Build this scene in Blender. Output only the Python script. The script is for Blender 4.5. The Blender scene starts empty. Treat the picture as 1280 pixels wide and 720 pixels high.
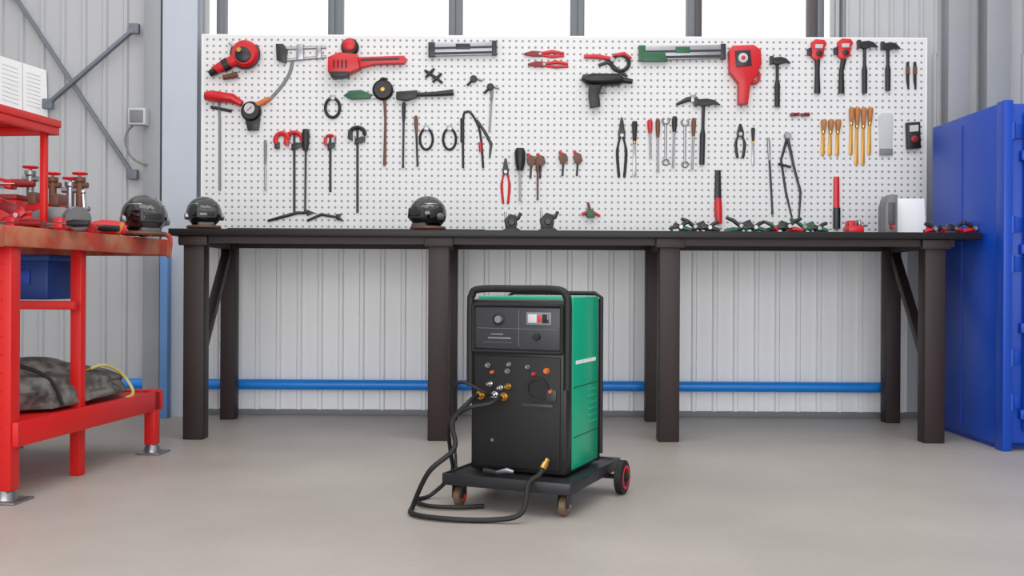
import bpy, bmesh, math, random
from mathutils import Vector, Matrix, noise
random.seed(4)
F=1285.; CH=.678; TH=.0052; PX,PY=640.,352.
def W(px,py,Y):
    dx=px-PX; dy=PY-py
    return Vector(((dx-TH*dy)*Y/F, Y, CH+(dy+TH*dx)*Y/F))
def lin(c):
    r=[]
    for v in c:
        v=v/255.; r.append(v/12.92 if v<=.04045 else ((v+.055)/1.055)**2.4)
    return (*r,1)
MATS={}
def M(name,col,rough=.5,metal=0.,var=.08,scale=9.,bump=0,coat=0.,col2=None):
    m=bpy.data.materials.new(name); m.use_nodes=True; nt=m.node_tree; n=nt.nodes; l=nt.links
    b=n['Principled BSDF']; tc=n.new('ShaderNodeTexCoord'); no=n.new('ShaderNodeTexNoise')
    no.inputs['Scale'].default_value=scale; no.inputs['Detail'].default_value=5
    l.new(tc.outputs['Object'],no.inputs['Vector'])
    mx=n.new('ShaderNodeMix'); mx.data_type='RGBA'; c=lin(col)
    if col2:
        mx.inputs[6].default_value=c; mx.inputs[7].default_value=lin(col2)
        cr=n.new('ShaderNodeValToRGB'); cr.color_ramp.elements[0].position=.42; cr.color_ramp.elements[1].position=.6
        l.new(no.outputs['Fac'],cr.inputs[0]); l.new(cr.outputs[0],mx.inputs[0])
    else:
        mx.inputs[6].default_value=tuple([max(0,x*(1-var)) for x in c[:3]])+(1,)
        mx.inputs[7].default_value=tuple([min(1,x*(1+var)) for x in c[:3]])+(1,)
        l.new(no.outputs['Fac'],mx.inputs[0])
    l.new(mx.outputs[2],b.inputs['Base Color'])
    b.inputs['Roughness'].default_value=rough; b.inputs['Metallic'].default_value=metal
    if coat: b.inputs['Coat Weight'].default_value=coat
    if bump:
        bp=n.new('ShaderNodeBump'); bp.inputs['Strength'].default_value=bump; bp.inputs['Distance'].default_value=.004
        l.new(no.outputs['Fac'],bp.inputs['Height']); l.new(bp.outputs['Normal'],b.inputs['Normal'])
    MATS[name]=m; return m
M('red',(200,18,30),.35,0,.12); M('darkred',(135,18,24),.45); M('rackred',(205,22,20),.42,0,.1,6); M('rackorange',(178,62,44),.5,0,.3,9,0,0,(178,112,82))
M('black',(20,20,22),.4); M('rubber',(15,15,16),.6); M('gunmetal',(50,50,54),.35,.5); M('steel',(150,150,155),.3,.85,.15,20)
M('grey',(120,122,125),.5); M('lightgrey',(190,192,195),.5); M('white',(238,238,238),.5,0,.02); M('gold',(200,150,70),.35,.4,.15,30)
M('orange',(205,105,35),.4); M('wood',(176,112,58),.55,0,.2,30); M('brown',(105,68,50),.5); M('green',(0,166,124),.35,0,.05,4,0,.1); M('dkgreen',(20,90,55),.4)
M('benchbrown',(42,28,28),.55,.0,.15,8); M('benchtop',(26,22,24),.45,.2,.15,8); M('blue',(0,66,176),.4,0,.06,2,0,0.); M('railblue',(20,135,232),.35)
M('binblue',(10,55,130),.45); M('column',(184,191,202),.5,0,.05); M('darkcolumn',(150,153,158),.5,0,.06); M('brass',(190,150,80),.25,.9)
M('panel',(50,52,57),.42); M('chrome',(205,205,210),.18,1.,.05); M('yellow',(205,190,110),.5); M('bluepost',(95,140,195),.5); M('glassdark',(10,11,15),.08,0,.02,5,0,.8)
M('castiron',(92,92,94),.55,.4,.2,15,.3); M('cloth',(66,64,62),.75,0,.35,16,.7,0,(118,116,112)); M('mullion',(104,108,116),.45,.1); M('mullion_brown',(74,68,68),.5); M('brace',(112,118,128),.5,0)
M('redlight',(215,40,40),.3); M('tan',(120,98,80),.4,.4); M('base',(120,122,126),.6)

def sweep(bm,pts,rad,seg=10,flat=1.,closed=False,ref=None):
    pts=[Vector(p) for p in pts]; n=len(pts)
    if not isinstance(rad,(list,tuple)): rad=[rad]*n
    rings=[]; nrm=None
    for i in range(n):
        if closed: t=(pts[(i+1)%n]-pts[i-1])
        else: t=pts[min(i+1,n-1)]-pts[max(i-1,0)]
        if t.length<1e-9: t=Vector((0,0,1))
        t.normalize()
        if nrm is None:
            r=Vector(ref) if ref else Vector((0,1,0))
            if abs(t.dot(r))>.95: r=Vector((1,0,0))
            nrm=(r-t*r.dot(t)).normalized()
        else:
            q=nrm-t*nrm.dot(t); nrm=q.normalized() if q.length>1e-6 else nrm
        s=t.cross(nrm).normalized()
        rings.append([bm.verts.new(pts[i]+(s*math.cos(a)+nrm*flat*math.sin(a))*rad[i]) for a in [2*math.pi*k/seg for k in range(seg)]])
    m=n if closed else n-1
    for i in range(m):
        a=rings[i]; b=rings[(i+1)%n]
        for k in range(seg): bm.faces.new((a[k],a[(k+1)%seg],b[(k+1)%seg],b[k]))
    if not closed:
        bm.faces.new(rings[0][::-1]); bm.faces.new(rings[-1])
def smooth(pts,k=6):
    pts=[Vector(p) for p in pts]; o=[]; n=len(pts)
    for i in range(n-1):
        p0=pts[max(i-1,0)];p1=pts[i];p2=pts[i+1];p3=pts[min(i+2,n-1)]
        for j in range(k):
            t=j/k; o.append(.5*((2*p1)+(p2-p0)*t+(2*p0-5*p1+4*p2-p3)*t*t+(3*p1-p0-3*p2+p3)*t**3))
    o.append(pts[-1]); return o
def box(bm,c,s,R=None,bev=0.,bs=2):
    r=bmesh.ops.create_cube(bm,size=1.); vs=r['verts']
    for v in vs: v.co=Vector((v.co.x*s[0],v.co.y*s[1],v.co.z*s[2]))
    if bev:
        es=list({e for v in vs for e in v.link_edges})
        r2=bmesh.ops.bevel(bm,geom=es,offset=bev,segments=bs,affect='EDGES',profile=.5)
        vs=list({v for f in r2['faces'] for v in f.verts}|{v for v in vs if v.is_valid})
    for v in vs:
        if R is not None: v.co=R@v.co
        v.co+=Vector(c)
def bb(bm,x0,x1,y0,y1,z0,z1,bev=0.):
    box(bm,((x0+x1)/2,(y0+y1)/2,(z0+z1)/2),(x1-x0,y1-y0,z1-z0),None,bev)
def beam(bm,a,b,w,h,up=(0,0,1),bev=0.):
    a=Vector(a);b=Vector(b);d=b-a;L=d.length;d.normalize();u=Vector(up);
    if abs(u.dot(d))>.98:u=Vector((0,1,0))
    s=d.cross(u).normalized();u=s.cross(d)
    R=Matrix((d,s,u)).transposed()
    box(bm,(a+b)/2,(L,w,h),R,bev)
def prism(bm,pts,off,bev=0.):
    n=len(pts); off=Vector(off)
    A=[bm.verts.new(p) for p in pts]; B=[bm.verts.new(Vector(p)+off) for p in pts]
    f=[bm.faces.new(A),bm.faces.new(B[::-1])]
    for i in range(n): f.append(bm.faces.new((A[i],B[i],B[(i+1)%n],A[(i+1)%n])))
    bmesh.ops.recalc_face_normals(bm,faces=f)
    if bev:
        es=list({e for e in list(f[0].edges)+list(f[1].edges)})
        bmesh.ops.bevel(bm,geom=es,offset=bev,segments=2,affect='EDGES',profile=.5)
def lathe(bm,o,ax,prof,seg=20):
    o=Vector(o);ax=Vector(ax).normalized();r=Vector((0,0,1))
    if abs(ax.z)>.9:r=Vector((1,0,0))
    s=ax.cross(r).normalized();t=ax.cross(s)
    R=[]
    for d,q in prof:
        R.append([bm.verts.new(o+ax*d+(s*math.cos(a)+t*math.sin(a))*max(q,1e-4)) for a in [2*math.pi*k/seg for k in range(seg)]])
    fs=[]
    for a,b in zip(R[:-1],R[1:]):
        for k in range(seg): fs.append(bm.faces.new((a[k],a[(k+1)%seg],b[(k+1)%seg],b[k])))
    fs.append(bm.faces.new(R[0][::-1])); fs.append(bm.faces.new(R[-1]))
    bmesh.ops.recalc_face_normals(bm,faces=fs)
def ell(bm,c,r,fn=None,u=20,v=14,R=None):
    q=bmesh.ops.create_uvsphere(bm,u_segments=u,v_segments=v,radius=1.)
    for x in q['verts']:
        p=x.co.copy()
        if fn:p=fn(p)
        p=Vector((p.x*r[0],p.y*r[1],p.z*r[2]))
        if R is not None:p=R@p
        x.co=p+Vector(c)

def link(o): bpy.context.scene.collection.objects.link(o)
def mkmesh(name,bm,mat,loc,sh=35):
    bmesh.ops.recalc_face_normals(bm,faces=bm.faces[:])
    me=bpy.data.meshes.new(name)
    for v in bm.verts: v.co-=loc
    bm.to_mesh(me); bm.free()
    me.materials.append(MATS[mat] if isinstance(mat,str) else mat)
    me.shade_smooth(); me.set_sharp_from_angle(angle=math.radians(sh))
    o=bpy.data.objects.new(name,me); link(o); return o
E=.0015
class T:
    def __init__(s,name,label,cat,group=None,Y=5.08):
        s.name=name;s.label=label;s.cat=cat;s.group=group;s.P=[];s.Y=Y
    def part(s,name,mat,parent=None,label=None):
        bm=bmesh.new(); s.P.append([name,mat,bm,parent,label]); return bm
    def px(s): return s.Y/F
    def bar(s,bm,pts,w,flat=1.,lift=0.,seg=10,sm=0):
        k=s.px(); ws=w if isinstance(w,(list,tuple)) else [w]*len(pts)
        mr=max(ws)*k/2*flat
        P=[W(a,b,s.Y)+Vector((0,E-mr-lift,0)) for a,b in pts]; R=[x*k/2 for x in ws]
        if sm:
            P=smooth(P,sm); R=[R[0]]*len(P) if not isinstance(w,(list,tuple)) else [R[min(i//sm,len(R)-1)] for i in range(len(P))]
        sweep(bm,P,R,seg,flat)
    def poly(s,bm,pts,d=.02,lift=0.,bev=.002):
        prism(bm,[W(a,b,s.Y)+Vector((0,E-lift,0)) for a,b in pts],(0,-d,0),bev)
    def ring(s,bm,c,R,w,Ry=None,lift=0.,arc=None,flat=1.):
        k=s.px();Ry=Ry or R; N=28
        a0,a1=arc or (0,360); cl=arc is None
        A=[math.radians(a0+(a1-a0)*i/(N if cl else N-1)) for i in range(N)]
        P=[W(c[0]+R*math.cos(a),c[1]-Ry*math.sin(a),s.Y)+Vector((0,E-w*k/2*flat-lift,0)) for a in A]
        sweep(bm,P,w*k/2,8,flat,cl)
    def disc(s,bm,c,R,d=.015,lift=0.,dome=.8):
        k=s.px(); o=W(c[0],c[1],s.Y)+Vector((0,E-lift,0))
        lathe(bm,o,(0,-1,0),[(0,R*k),(d*.7,R*k),(d,R*k*dome)],24)
    def done(s,restz=None,sh=35):
        vs=[v.co for p in s.P for v in p[2].verts]
        mn=[min(v[i] for v in vs) for i in range(3)];mx=[max(v[i] for v in vs) for i in range(3)]
        if restz is not None:
            dz=restz-mn[2]
            for p in s.P:
                for v in p[2].verts: v.co.z+=dz
            mn[2]+=dz
        loc=Vector(((mn[0]+mx[0])/2,(mn[1]+mx[1])/2,mn[2]))
        if len(s.P)==1 :
            root=mkmesh(s.name,s.P[0][2],s.P[0][1],loc,sh); root.location=loc
        else:
            root=bpy.data.objects.new(s.name,None); link(root); root.location=loc; root.empty_display_size=.05
            objs=[]
            for nm,mt,bm,par,lb in s.P:
                o=mkmesh(nm,bm,mt,loc,sh); o.parent=objs[par] if par is not None else root
                if lb:o['label']=lb
                objs.append(o)
        root['label']=s.label; root['category']=s.cat
        if s.group: root['group']=s.group
        return root
def struct(name,bm,mat,sh=35):
    o=mkmesh(name,bm,mat,Vector((0,0,0)),sh); o['kind']='structure'; return o

# ================= ROOM =================
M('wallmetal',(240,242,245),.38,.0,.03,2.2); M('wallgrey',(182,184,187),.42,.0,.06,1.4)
def floormat():
    m=bpy.data.materials.new('concrete'); m.use_nodes=True; n=m.node_tree.nodes; l=m.node_tree.links; b=n['Principled BSDF']
    tc=n.new('ShaderNodeTexCoord'); a=n.new('ShaderNodeTexNoise'); a.inputs['Scale'].default_value=1.1; a.inputs['Detail'].default_value=6; a.inputs['Roughness'].default_value=.55
    c=n.new('ShaderNodeTexNoise'); c.inputs['Scale'].default_value=45; c.inputs['Detail'].default_value=6
    l.new(tc.outputs['Object'],a.inputs['Vector']); l.new(tc.outputs['Object'],c.inputs['Vector'])
    mm=n.new('ShaderNodeMath'); mm.operation='MULTIPLY_ADD'; mm.inputs[1].default_value=.2; l.new(c.outputs['Fac'],mm.inputs[0]); l.new(a.outputs['Fac'],mm.inputs[2])
    cr=n.new('ShaderNodeValToRGB'); cr.color_ramp.elements[0].position=.40; cr.color_ramp.elements[0].color=lin((158,151,144)); cr.color_ramp.elements[1].position=.86; cr.color_ramp.elements[1].color=lin((182,175,168))
    l.new(mm.outputs[0],cr.inputs[0]); l.new(cr.outputs[0],b.inputs['Base Color']); b.inputs['Roughness'].default_value=.45
    bp=n.new('ShaderNodeBump'); bp.inputs['Strength'].default_value=.06; bp.inputs['Distance'].default_value=.003; l.new(c.outputs['Fac'],bp.inputs['Height']); l.new(bp.outputs['Normal'],b.inputs['Normal'])
    return m
WY=5.2
bm=bmesh.new(); bb(bm,-3.6,3.6,-2.5,WY+.15,-.1,0); struct('floor',bm,floormat())
def corr(bm,x0,x1,z0,z1,y,pitch=.15,rib=.03,top=.016,d=.014,axis='x'):
    xs=[]; x=x0
    while x<x1-1e-6:
        e=min(x+pitch,x1)
        for px_,dy in ((x,0),(x+pitch*.55,0),(x+pitch*.55+(rib-top)/2,-d),(x+pitch*.55+(rib+top)/2,-d),(x+pitch*.55+rib,0),):
            if px_<=e: xs.append((px_,dy))
        x+=pitch
    xs.append((x1,0))
    pr=None
    for a,dy in xs:
        if axis=='x': v=(bm.verts.new((a,y+dy,z0)),bm.verts.new((a,y+dy,z1)))
        else: v=(bm.verts.new((y+dy,a,z0)),bm.verts.new((y+dy,a,z1)))
        if pr: bm.faces.new((pr[0],v[0],v[1],pr[1]))
        pr=v
xl=(253-640)*WY/F; xr=(1043-640)*WY/F; xr2=2.0
bm=bmesh.new()
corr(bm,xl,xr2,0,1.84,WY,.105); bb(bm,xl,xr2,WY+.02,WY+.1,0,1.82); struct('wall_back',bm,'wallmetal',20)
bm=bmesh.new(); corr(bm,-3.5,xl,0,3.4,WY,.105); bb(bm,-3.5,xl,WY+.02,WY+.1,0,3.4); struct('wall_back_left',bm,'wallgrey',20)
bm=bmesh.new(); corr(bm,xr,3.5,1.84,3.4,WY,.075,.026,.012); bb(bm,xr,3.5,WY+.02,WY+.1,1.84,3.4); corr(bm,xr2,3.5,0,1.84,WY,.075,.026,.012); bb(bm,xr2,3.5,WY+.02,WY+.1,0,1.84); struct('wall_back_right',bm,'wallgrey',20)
bm=bmesh.new(); bb(bm,-3.45,3.45,WY-.02,WY+.01,0,.028,.002); struct('baseboard_back',bm,'base')
bm=bmesh.new(); corr(bm,-2.5,WY,0,3.4,-3.45,.15,axis='y'); bb(bm,-3.55,-3.47,-2.5,WY,0,3.4); struct('wall_left',bm,'wallgrey',20)
bm=bmesh.new(); corr(bm,-2.5,WY,0,3.4,3.45,.15,axis='y'); bb(bm,3.47,3.55,-2.5,WY,0,3.4); struct('wall_right',bm,'wallgrey',20)
g=bpy.data.materials.new('windowglass'); g.use_nodes=True; n=g.node_tree.nodes; l=g.node_tree.links
for x in list(n): 
    if x.type=='BSDF_PRINCIPLED': n.remove(x)
tr=n.new('ShaderNodeBsdfTransparent'); gl=n.new('ShaderNodeBsdfGlossy'); gl.inputs['Roughness'].default_value=.1; mx=n.new('ShaderNodeMixShader'); mx.inputs[0].default_value=.05
l.new(tr.outputs[0],mx.inputs[1]); l.new(gl.outputs[0],mx.inputs[2]); l.new(mx.outputs[0],n['Material Output'].inputs['Surface'])
MATS['windowglass']=g
edges=[271,418,568,720,866,1018,1050]
for i in range(6):
    a=(edges[i]-640)*WY/F; b=(edges[i+1]-640)*WY/F
    fr=bmesh.new(); w=.034
    bb(fr,a,a+w,WY-.03,WY+.06,1.84,3.4,.003); bb(fr,b-w if i<5 else b-.01,b,WY-.03,WY+.06,1.84,3.4,.003)
    bb(fr,a+w,b-w,WY-.01,WY+.05,1.84,1.88); bb(fr,a+w,b-w,WY-.01,WY+.05,3.34,3.4)
    o=struct('window_%d'%(i+1),fr,'mullion_brown' if i==4 else 'mullion')
    gb=bmesh.new(); bb(gb,a+w,b-w,WY+.018,WY+.022,1.88,3.34)
    p=mkmesh('glass_pane',gb,'windowglass',Vector((0,0,0))); p.parent=o; p['kind']='structure'
bm=bmesh.new(); x0=W(206,0,5.12).x; x1=W(249,0,5.12).x
bb(bm,x0,x1,5.09,5.105,0,3.4); bb(bm,(x0+x1)/2-.006,(x0+x1)/2+.006,5.105,5.165,0,3.4); bb(bm,x0,x1,5.165,5.18,0,3.4)
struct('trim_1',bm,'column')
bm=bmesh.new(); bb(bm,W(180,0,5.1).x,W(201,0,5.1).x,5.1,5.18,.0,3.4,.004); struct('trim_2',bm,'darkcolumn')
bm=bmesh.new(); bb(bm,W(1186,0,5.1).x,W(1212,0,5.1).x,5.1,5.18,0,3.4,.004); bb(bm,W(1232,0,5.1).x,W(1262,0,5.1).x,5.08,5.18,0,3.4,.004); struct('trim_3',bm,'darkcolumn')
bm=bmesh.new(); bb(bm,W(203,0,5.05).x,W(213,0,5.05).x,5.03,5.085,0,W(208,318,5.05).z,.004); struct('trim_4',bm,'bluepost')
for nm,a,b,w,yy in (('wall_brace',(15,-10),(166,218),.026,5.168),('wall_brace',(168,36),(60,130),.032,5.145)):
    t=T(nm,'grey steel diagonal brace bolted across the corrugated wall','brace','diagonal wall braces',Y=5.15)
    bmx=t.part('brace_bar','brace'); beam(bmx,W(*a,yy),W(*b,yy),.016,w,(0,-1,0),.002)
    for q in (a,b): 
        b2=t.part('end_plate','brace'); box(b2,W(*q,yy),(.05,.03,.05),None,.003)
    t.done()
t=T('junction_box','grey electrical junction box on the column with hanging cable','electrical box',Y=5.1)
b=t.part('box','lightgrey'); t.poly(b,[(165,137),(187,137),(187,158),(165,158)],.06,0,.006)
b=t.part('cover','grey'); t.poly(b,[(168,140),(184,140),(184,155),(168,155)],.008,.06,.002)
b=t.part('cable','grey'); t.bar(b,[(168,157),(160,166),(158,180),(165,196),(178,205),(185,206)],2.6,1,.01,8,5)
t.done()
t=T('posted_notice','white printed paper notice posted on the metal wall','poster',Y=5.184)
b=t.part('sheet','white'); t.poly(b,[(-5,68),(58,88),(60,150),(-5,134)],.004,0,0)
b=t.part('sheet_fold','lightgrey'); t.poly(b,[(28,79),(29,79),(29.5,142),(28.5,142)],.002,.004,0)
b=t.part('printed_lines','lightgrey')
for i in range(9): t.bar(b,[(3,80+i*5.5),(24,87+i*5.5)],.9,.2,.005); t.bar(b,[(34,91+i*5),(51,96+i*5)],.9,.2,.005)
t.done()
t=T('wall_pipe','bright blue painted pipe running low along the wall','pipe')
b=t.part('pipe','railblue'); z=W(640,482,5.135).z
xa=W(156,0,5.135).x; xb=W(1118,0,5.135).x
sweep(b,[(xa,5.135,z),(xb,5.135,z)],.0255,16)
for i in range(7):
    b=t.part('bracket','railblue'); x=xa+.15+i*(xb-xa-.3)/6; bb(b,x-.008,x+.008,5.14,5.186,z-.02,z+.02,.002)
t.done()

# ================= PEGBOARD =================
pm=bpy.data.materials.new('pegboard'); pm.use_nodes=True; n=pm.node_tree.nodes; l=pm.node_tree.links; pb=n['Principled BSDF']
tc=n.new('ShaderNodeTexCoord'); sp=n.new('ShaderNodeSeparateXYZ'); l.new(tc.outputs['Object'],sp.inputs[0])
def cell(out):
    a=n.new('ShaderNodeMath');a.operation='DIVIDE';a.inputs[1].default_value=.0318;l.new(out,a.inputs[0])
    f=n.new('ShaderNodeMath');f.operation='FRACT';l.new(a.outputs[0],f.inputs[0])
    s=n.new('ShaderNodeMath');s.operation='SUBTRACT';s.inputs[1].default_value=.5;l.new(f.outputs[0],s.inputs[0])
    p=n.new('ShaderNodeMath');p.operation='POWER';p.inputs[1].default_value=2;q=n.new('ShaderNodeMath');q.operation='ABSOLUTE';l.new(s.outputs[0],q.inputs[0]);l.new(q.outputs[0],p.inputs[0]); return p.outputs[0]
ad=n.new('ShaderNodeMath');ad.operation='ADD';l.new(cell(sp.outputs[0]),ad.inputs[0]);l.new(cell(sp.outputs[2]),ad.inputs[1])
lt=n.new('ShaderNodeMath');lt.operation='LESS_THAN';lt.inputs[1].default_value=.19**2;l.new(ad.outputs[0],lt.inputs[0])
mx=n.new('ShaderNodeMix');mx.data_type='RGBA';mx.inputs[6].default_value=lin((221,221,222));mx.inputs[7].default_value=lin((138,140,143));l.new(lt.outputs[0],mx.inputs[0]);l.new(mx.outputs[2],pb.inputs['Base Color']);pb.inputs['Roughness'].default_value=.45
MATS['pegboard']=pm
BT=.895
t=T('pegboard','large white perforated pegboard panel above the bench','pegboard')
b=t.part('board','pegboard'); bx0=W(253,160,5.08).x; bx1=W(1157,160,5.08).x; bz1=W(640,46,5.08).z
bb(b,bx0,bx1,5.08,5.095,BT-.03,bz1)
b=t.part('edge_trim','white'); bb(b,bx0-.006,bx0,5.08,5.1,BT,bz1+.006)
b=t.part('edge_trim','white'); bb(b,bx1,bx1+.006,5.08,5.1,BT,bz1+.006)
b=t.part('edge_trim','white'); bb(b,bx0,bx1,5.08,5.1,bz1,bz1+.006)
for x in (bx0+.2,0,bx1-.2): b=t.part('standoff','grey'); bb(b,x-.02,x+.02,5.095,5.18,1.2,1.24)
t.done()

# ================= BENCH =================
t=T('workbench','long dark brown steel workbench with square tube legs','workbench')
X0=W(212,290,4.35).x; X1=1.98
b=t.part('tabletop','benchtop'); bb(b,X0,X1,4.33,5.078,BT-.03,BT,.003)
b=t.part('apron','benchbrown'); bb(b,X0+.03,X1-.1,4.37,4.40,BT-.06,BT-.03)
b=t.part('apron','benchbrown'); bb(b,X0+.03,X1-.1,5.03,5.06,BT-.06,BT-.03)
fl=[W(p,450,4.4).x for p in (245,548.5,835,1164)]; bl=[W(287,450,5.03).x,fl[1]+.01,fl[2]+.02,W(1113,450,5.03).x]
for i,x in enumerate(fl): b=t.part('leg','benchbrown'); bb(b,x-.044,x+.044,4.36,4.44,0,BT-.03,.005)
for x in bl: b=t.part('leg','benchbrown'); bb(b,x-.036,x+.036,4.99,5.065,0,BT-.03,.004)
for i in (0,3):
    b=t.part('brace','benchbrown'); beam(b,(fl[i],4.44,.33),(bl[i],5.0,.84),.04,.045,(0,0,1),.003)
for i in (0,1,2,3):
    b=t.part('crossbar','benchbrown'); beam(b,(fl[i],4.44,BT-.05),(bl[i],5.0,BT-.05),.04,.035)
for x in fl: b=t.part('bracket','benchbrown'); bb(b,x-.06,x+.06,4.345,4.37,BT-.07,BT-.031,.002)
t.done()

# ================= BLUE CABINET =================
t=T('steel_cabinet','tall glossy royal blue steel cabinet standing beside the bench','cabinet')
b=t.part('body','blue'); bb(b,1.992,2.9,4.22,4.88,.02,1.42,.006)
bb(b,2.01,2.88,4.26,4.86,0,.02)
bb(b,1.989,1.994,4.552,4.556,.06,1.38)
b=t.part('door','blue'); bb(b,2.03,2.45,4.185,4.22,.03,1.41,.005)
b=t.part('door','blue'); bb(b,2.455,2.88,4.185,4.22,.03,1.41,.005)
b=t.part('door_frame','blue'); bb(b,1.989,2.027,4.16,4.23,.0,1.425,.005)
for z in (.20,.38,.76,.92,1.3):
    b=t.part('hinge','blue'); sweep(b,[(2.028,4.17,z-.035),(2.028,4.17,z+.035)],.011,12); bb(b,2.028,2.07,4.176,4.186,z-.03,z+.03,.002)
b=t.part('locking_bar','blue'); sweep(b,[(2.085,4.165,.08),(2.085,4.165,1.38)],.012,12)
for z in (.15,.5,.82,1.2): b=t.part('locking_bracket','blue'); bb(b,2.06,2.11,4.155,4.186,z-.02,z+.02,.003)
b=t.part('door_handle','chrome'); bb(b,2.48,2.5,4.14,4.185,.7,.85,.004)
t.done()

# ================= RED RACK =================
ro=Vector((-1.49,3.13,0)); dv=Vector((.121,.9926,0)).normalized(); du=Vector((-dv.y,dv.x,0))
RR=Matrix((du,dv,Vector((0,0,1)))).transposed()
def rb(bm,u0,u1,v0,v1,z0,z1,bev=.003):
    c=ro+du*(u0+u1)/2+dv*(v0+v1)/2+Vector((0,0,(z0+z1)/2)); box(bm,c,(u1-u0,v1-v0,z1-z0),RR,bev)
def RP(u,v,z): return ro+du*u+dv*v+Vector((0,0,z))
t=T('storage_rack','red painted steel rack with two decks and top shelf','rack')
DZ=.838
for (u,v,z1,w,d) in ((.018,-.03,DZ-.06,.062,.05),(.045,.41,DZ-.06,.04,.035),(0,.87,.25,.045,.045),(.62,-.03,DZ-.06,.05,.05),(.62,.41,DZ-.06,.04,.04),(.62,.87,.25,.045,.045)):
    mid=v==.41
    b=t.part('post','rackred'); rb(b,u,u+w,v,v+d,0 if mid else .035,z1,.004)
    if v<0:
        for k in range(12): 
            z=.12+k*.055
            q=RP(u+w/2,v-.0005,z); lathe(b,q,-dv,[(0,.004),(.003,.003)],8)
    if not mid: b=t.part('foot','steel',label='bare grey metal levelling foot'); rb(b,u-.03,u+w+.02,v-.03,v+d+.03,0,.008,.002); lathe(b,RP(u+w/2,v+d/2,.008),(0,0,1),[(0,.034),(.015,.03),(.03,.022)],14)
b=t.part('deck','rackorange',label='worn brownish red deck frame'); rb(b,0,.72,-.12,-.09,DZ-.065,DZ); rb(b,-.0,.03,-.09,.97,DZ-.062,DZ); rb(b,0,.72,.97,1.,DZ-.065,DZ); rb(b,.69,.72,-.1,.98,DZ-.065,DZ)
rb(b,.01,.71,-.1,.98,DZ-.012,DZ+.001)
b=t.part('lower_shelf','rackred'); rb(b,.01,.66,0,.94,.22,.235); rb(b,0,.02,0,.92,.168,.243); rb(b,0,.68,.92,.94,.168,.243); rb(b,0,.68,-.02,0,.168,.243); rb(b,.66,.68,0,.92,.168,.243)
b=t.part('top_shelf','rackred'); rb(b,.045,.5,-.5,.285,1.18,1.205); rb(b,.05,.07,-.5,.28,1.155,1.18,.001); rb(b,.06,.5,.26,.28,1.155,1.18,.001)
for u,v,z0 in ((.072,.235,DZ),(.45,.235,DZ)): b=t.part('shelf_support','rackred'); rb(b,u,u+.02,v,v+.02,z0,1.165)
b=t.part('crossbar','rackred'); rb(b,.03,.6,.34,.36,.575,.605)
b=t.part('end_stop','rackorange'); sweep(b,smooth([RP(.01,1.005,DZ-.07),RP(.01,1.015,DZ),RP(.02,1.01,DZ+.02),RP(.04,1.0,DZ+.022)],5),.01,10)
t.done()
t=T('storage_bin','blue plastic storage bin hung beneath the red deck','bin')
b=t.part('bin','binblue'); rb(b,.185,.5,.44,.62,.606,.75,.01)
b=t.part('rim','binblue'); rb(b,.175,.51,.43,.63,.742,.764,.004)
b=t.part('label_holder','blue'); rb(b,.25,.36,.433,.44,.66,.71,.001)
t.done()
t=T('canvas_bag','stiff lumpy dark grey canvas covered load on lower shelf','bag')
b=t.part('bag','cloth')
def lump(p):
    q=p.copy(); nn=noise.noise(p*2.1)*.16+noise.noise(p*5.)*.08; q=q*(1+nn)
    if q.z<-.25:q.z=-.25-(abs(q.z)-.25)*.15
    q.z*=1.05-.5*max(-.3,min(1,q.y))
    return q
ell(b,RP(.245,.52,.27),(.2,.42,.105),lump,44,30,RR)
for v,h in ((.3,.375),(.62,.33)):
    b=t.part('strap','rubber'); sweep(b,smooth([RP(.045,v,.245),RP(.09,v,h-.045),RP(.2,v,h),RP(.3,v,h)],5),.007,8,.5)
t.done(restz=.2355)
t=T('air_hose','pale yellow rubber hose coiled on the lower red shelf','hose')
b=t.part('hose','yellow'); P=[W(112,466,3.7),W(130,461,3.75),W(150,470,3.85),W(163,486,3.88),W(166,497,3.86),W(158,502,3.8)]
sweep(b,smooth(P,6),.0055,8)
b=t.part('fitting','brass'); d=(P[0]-P[1]).normalized(); lathe(b,P[0],d,[(0,.009),(.02,.009),(.02,.006),(.035,.006)],10)
t.done(restz=.2355)

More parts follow.
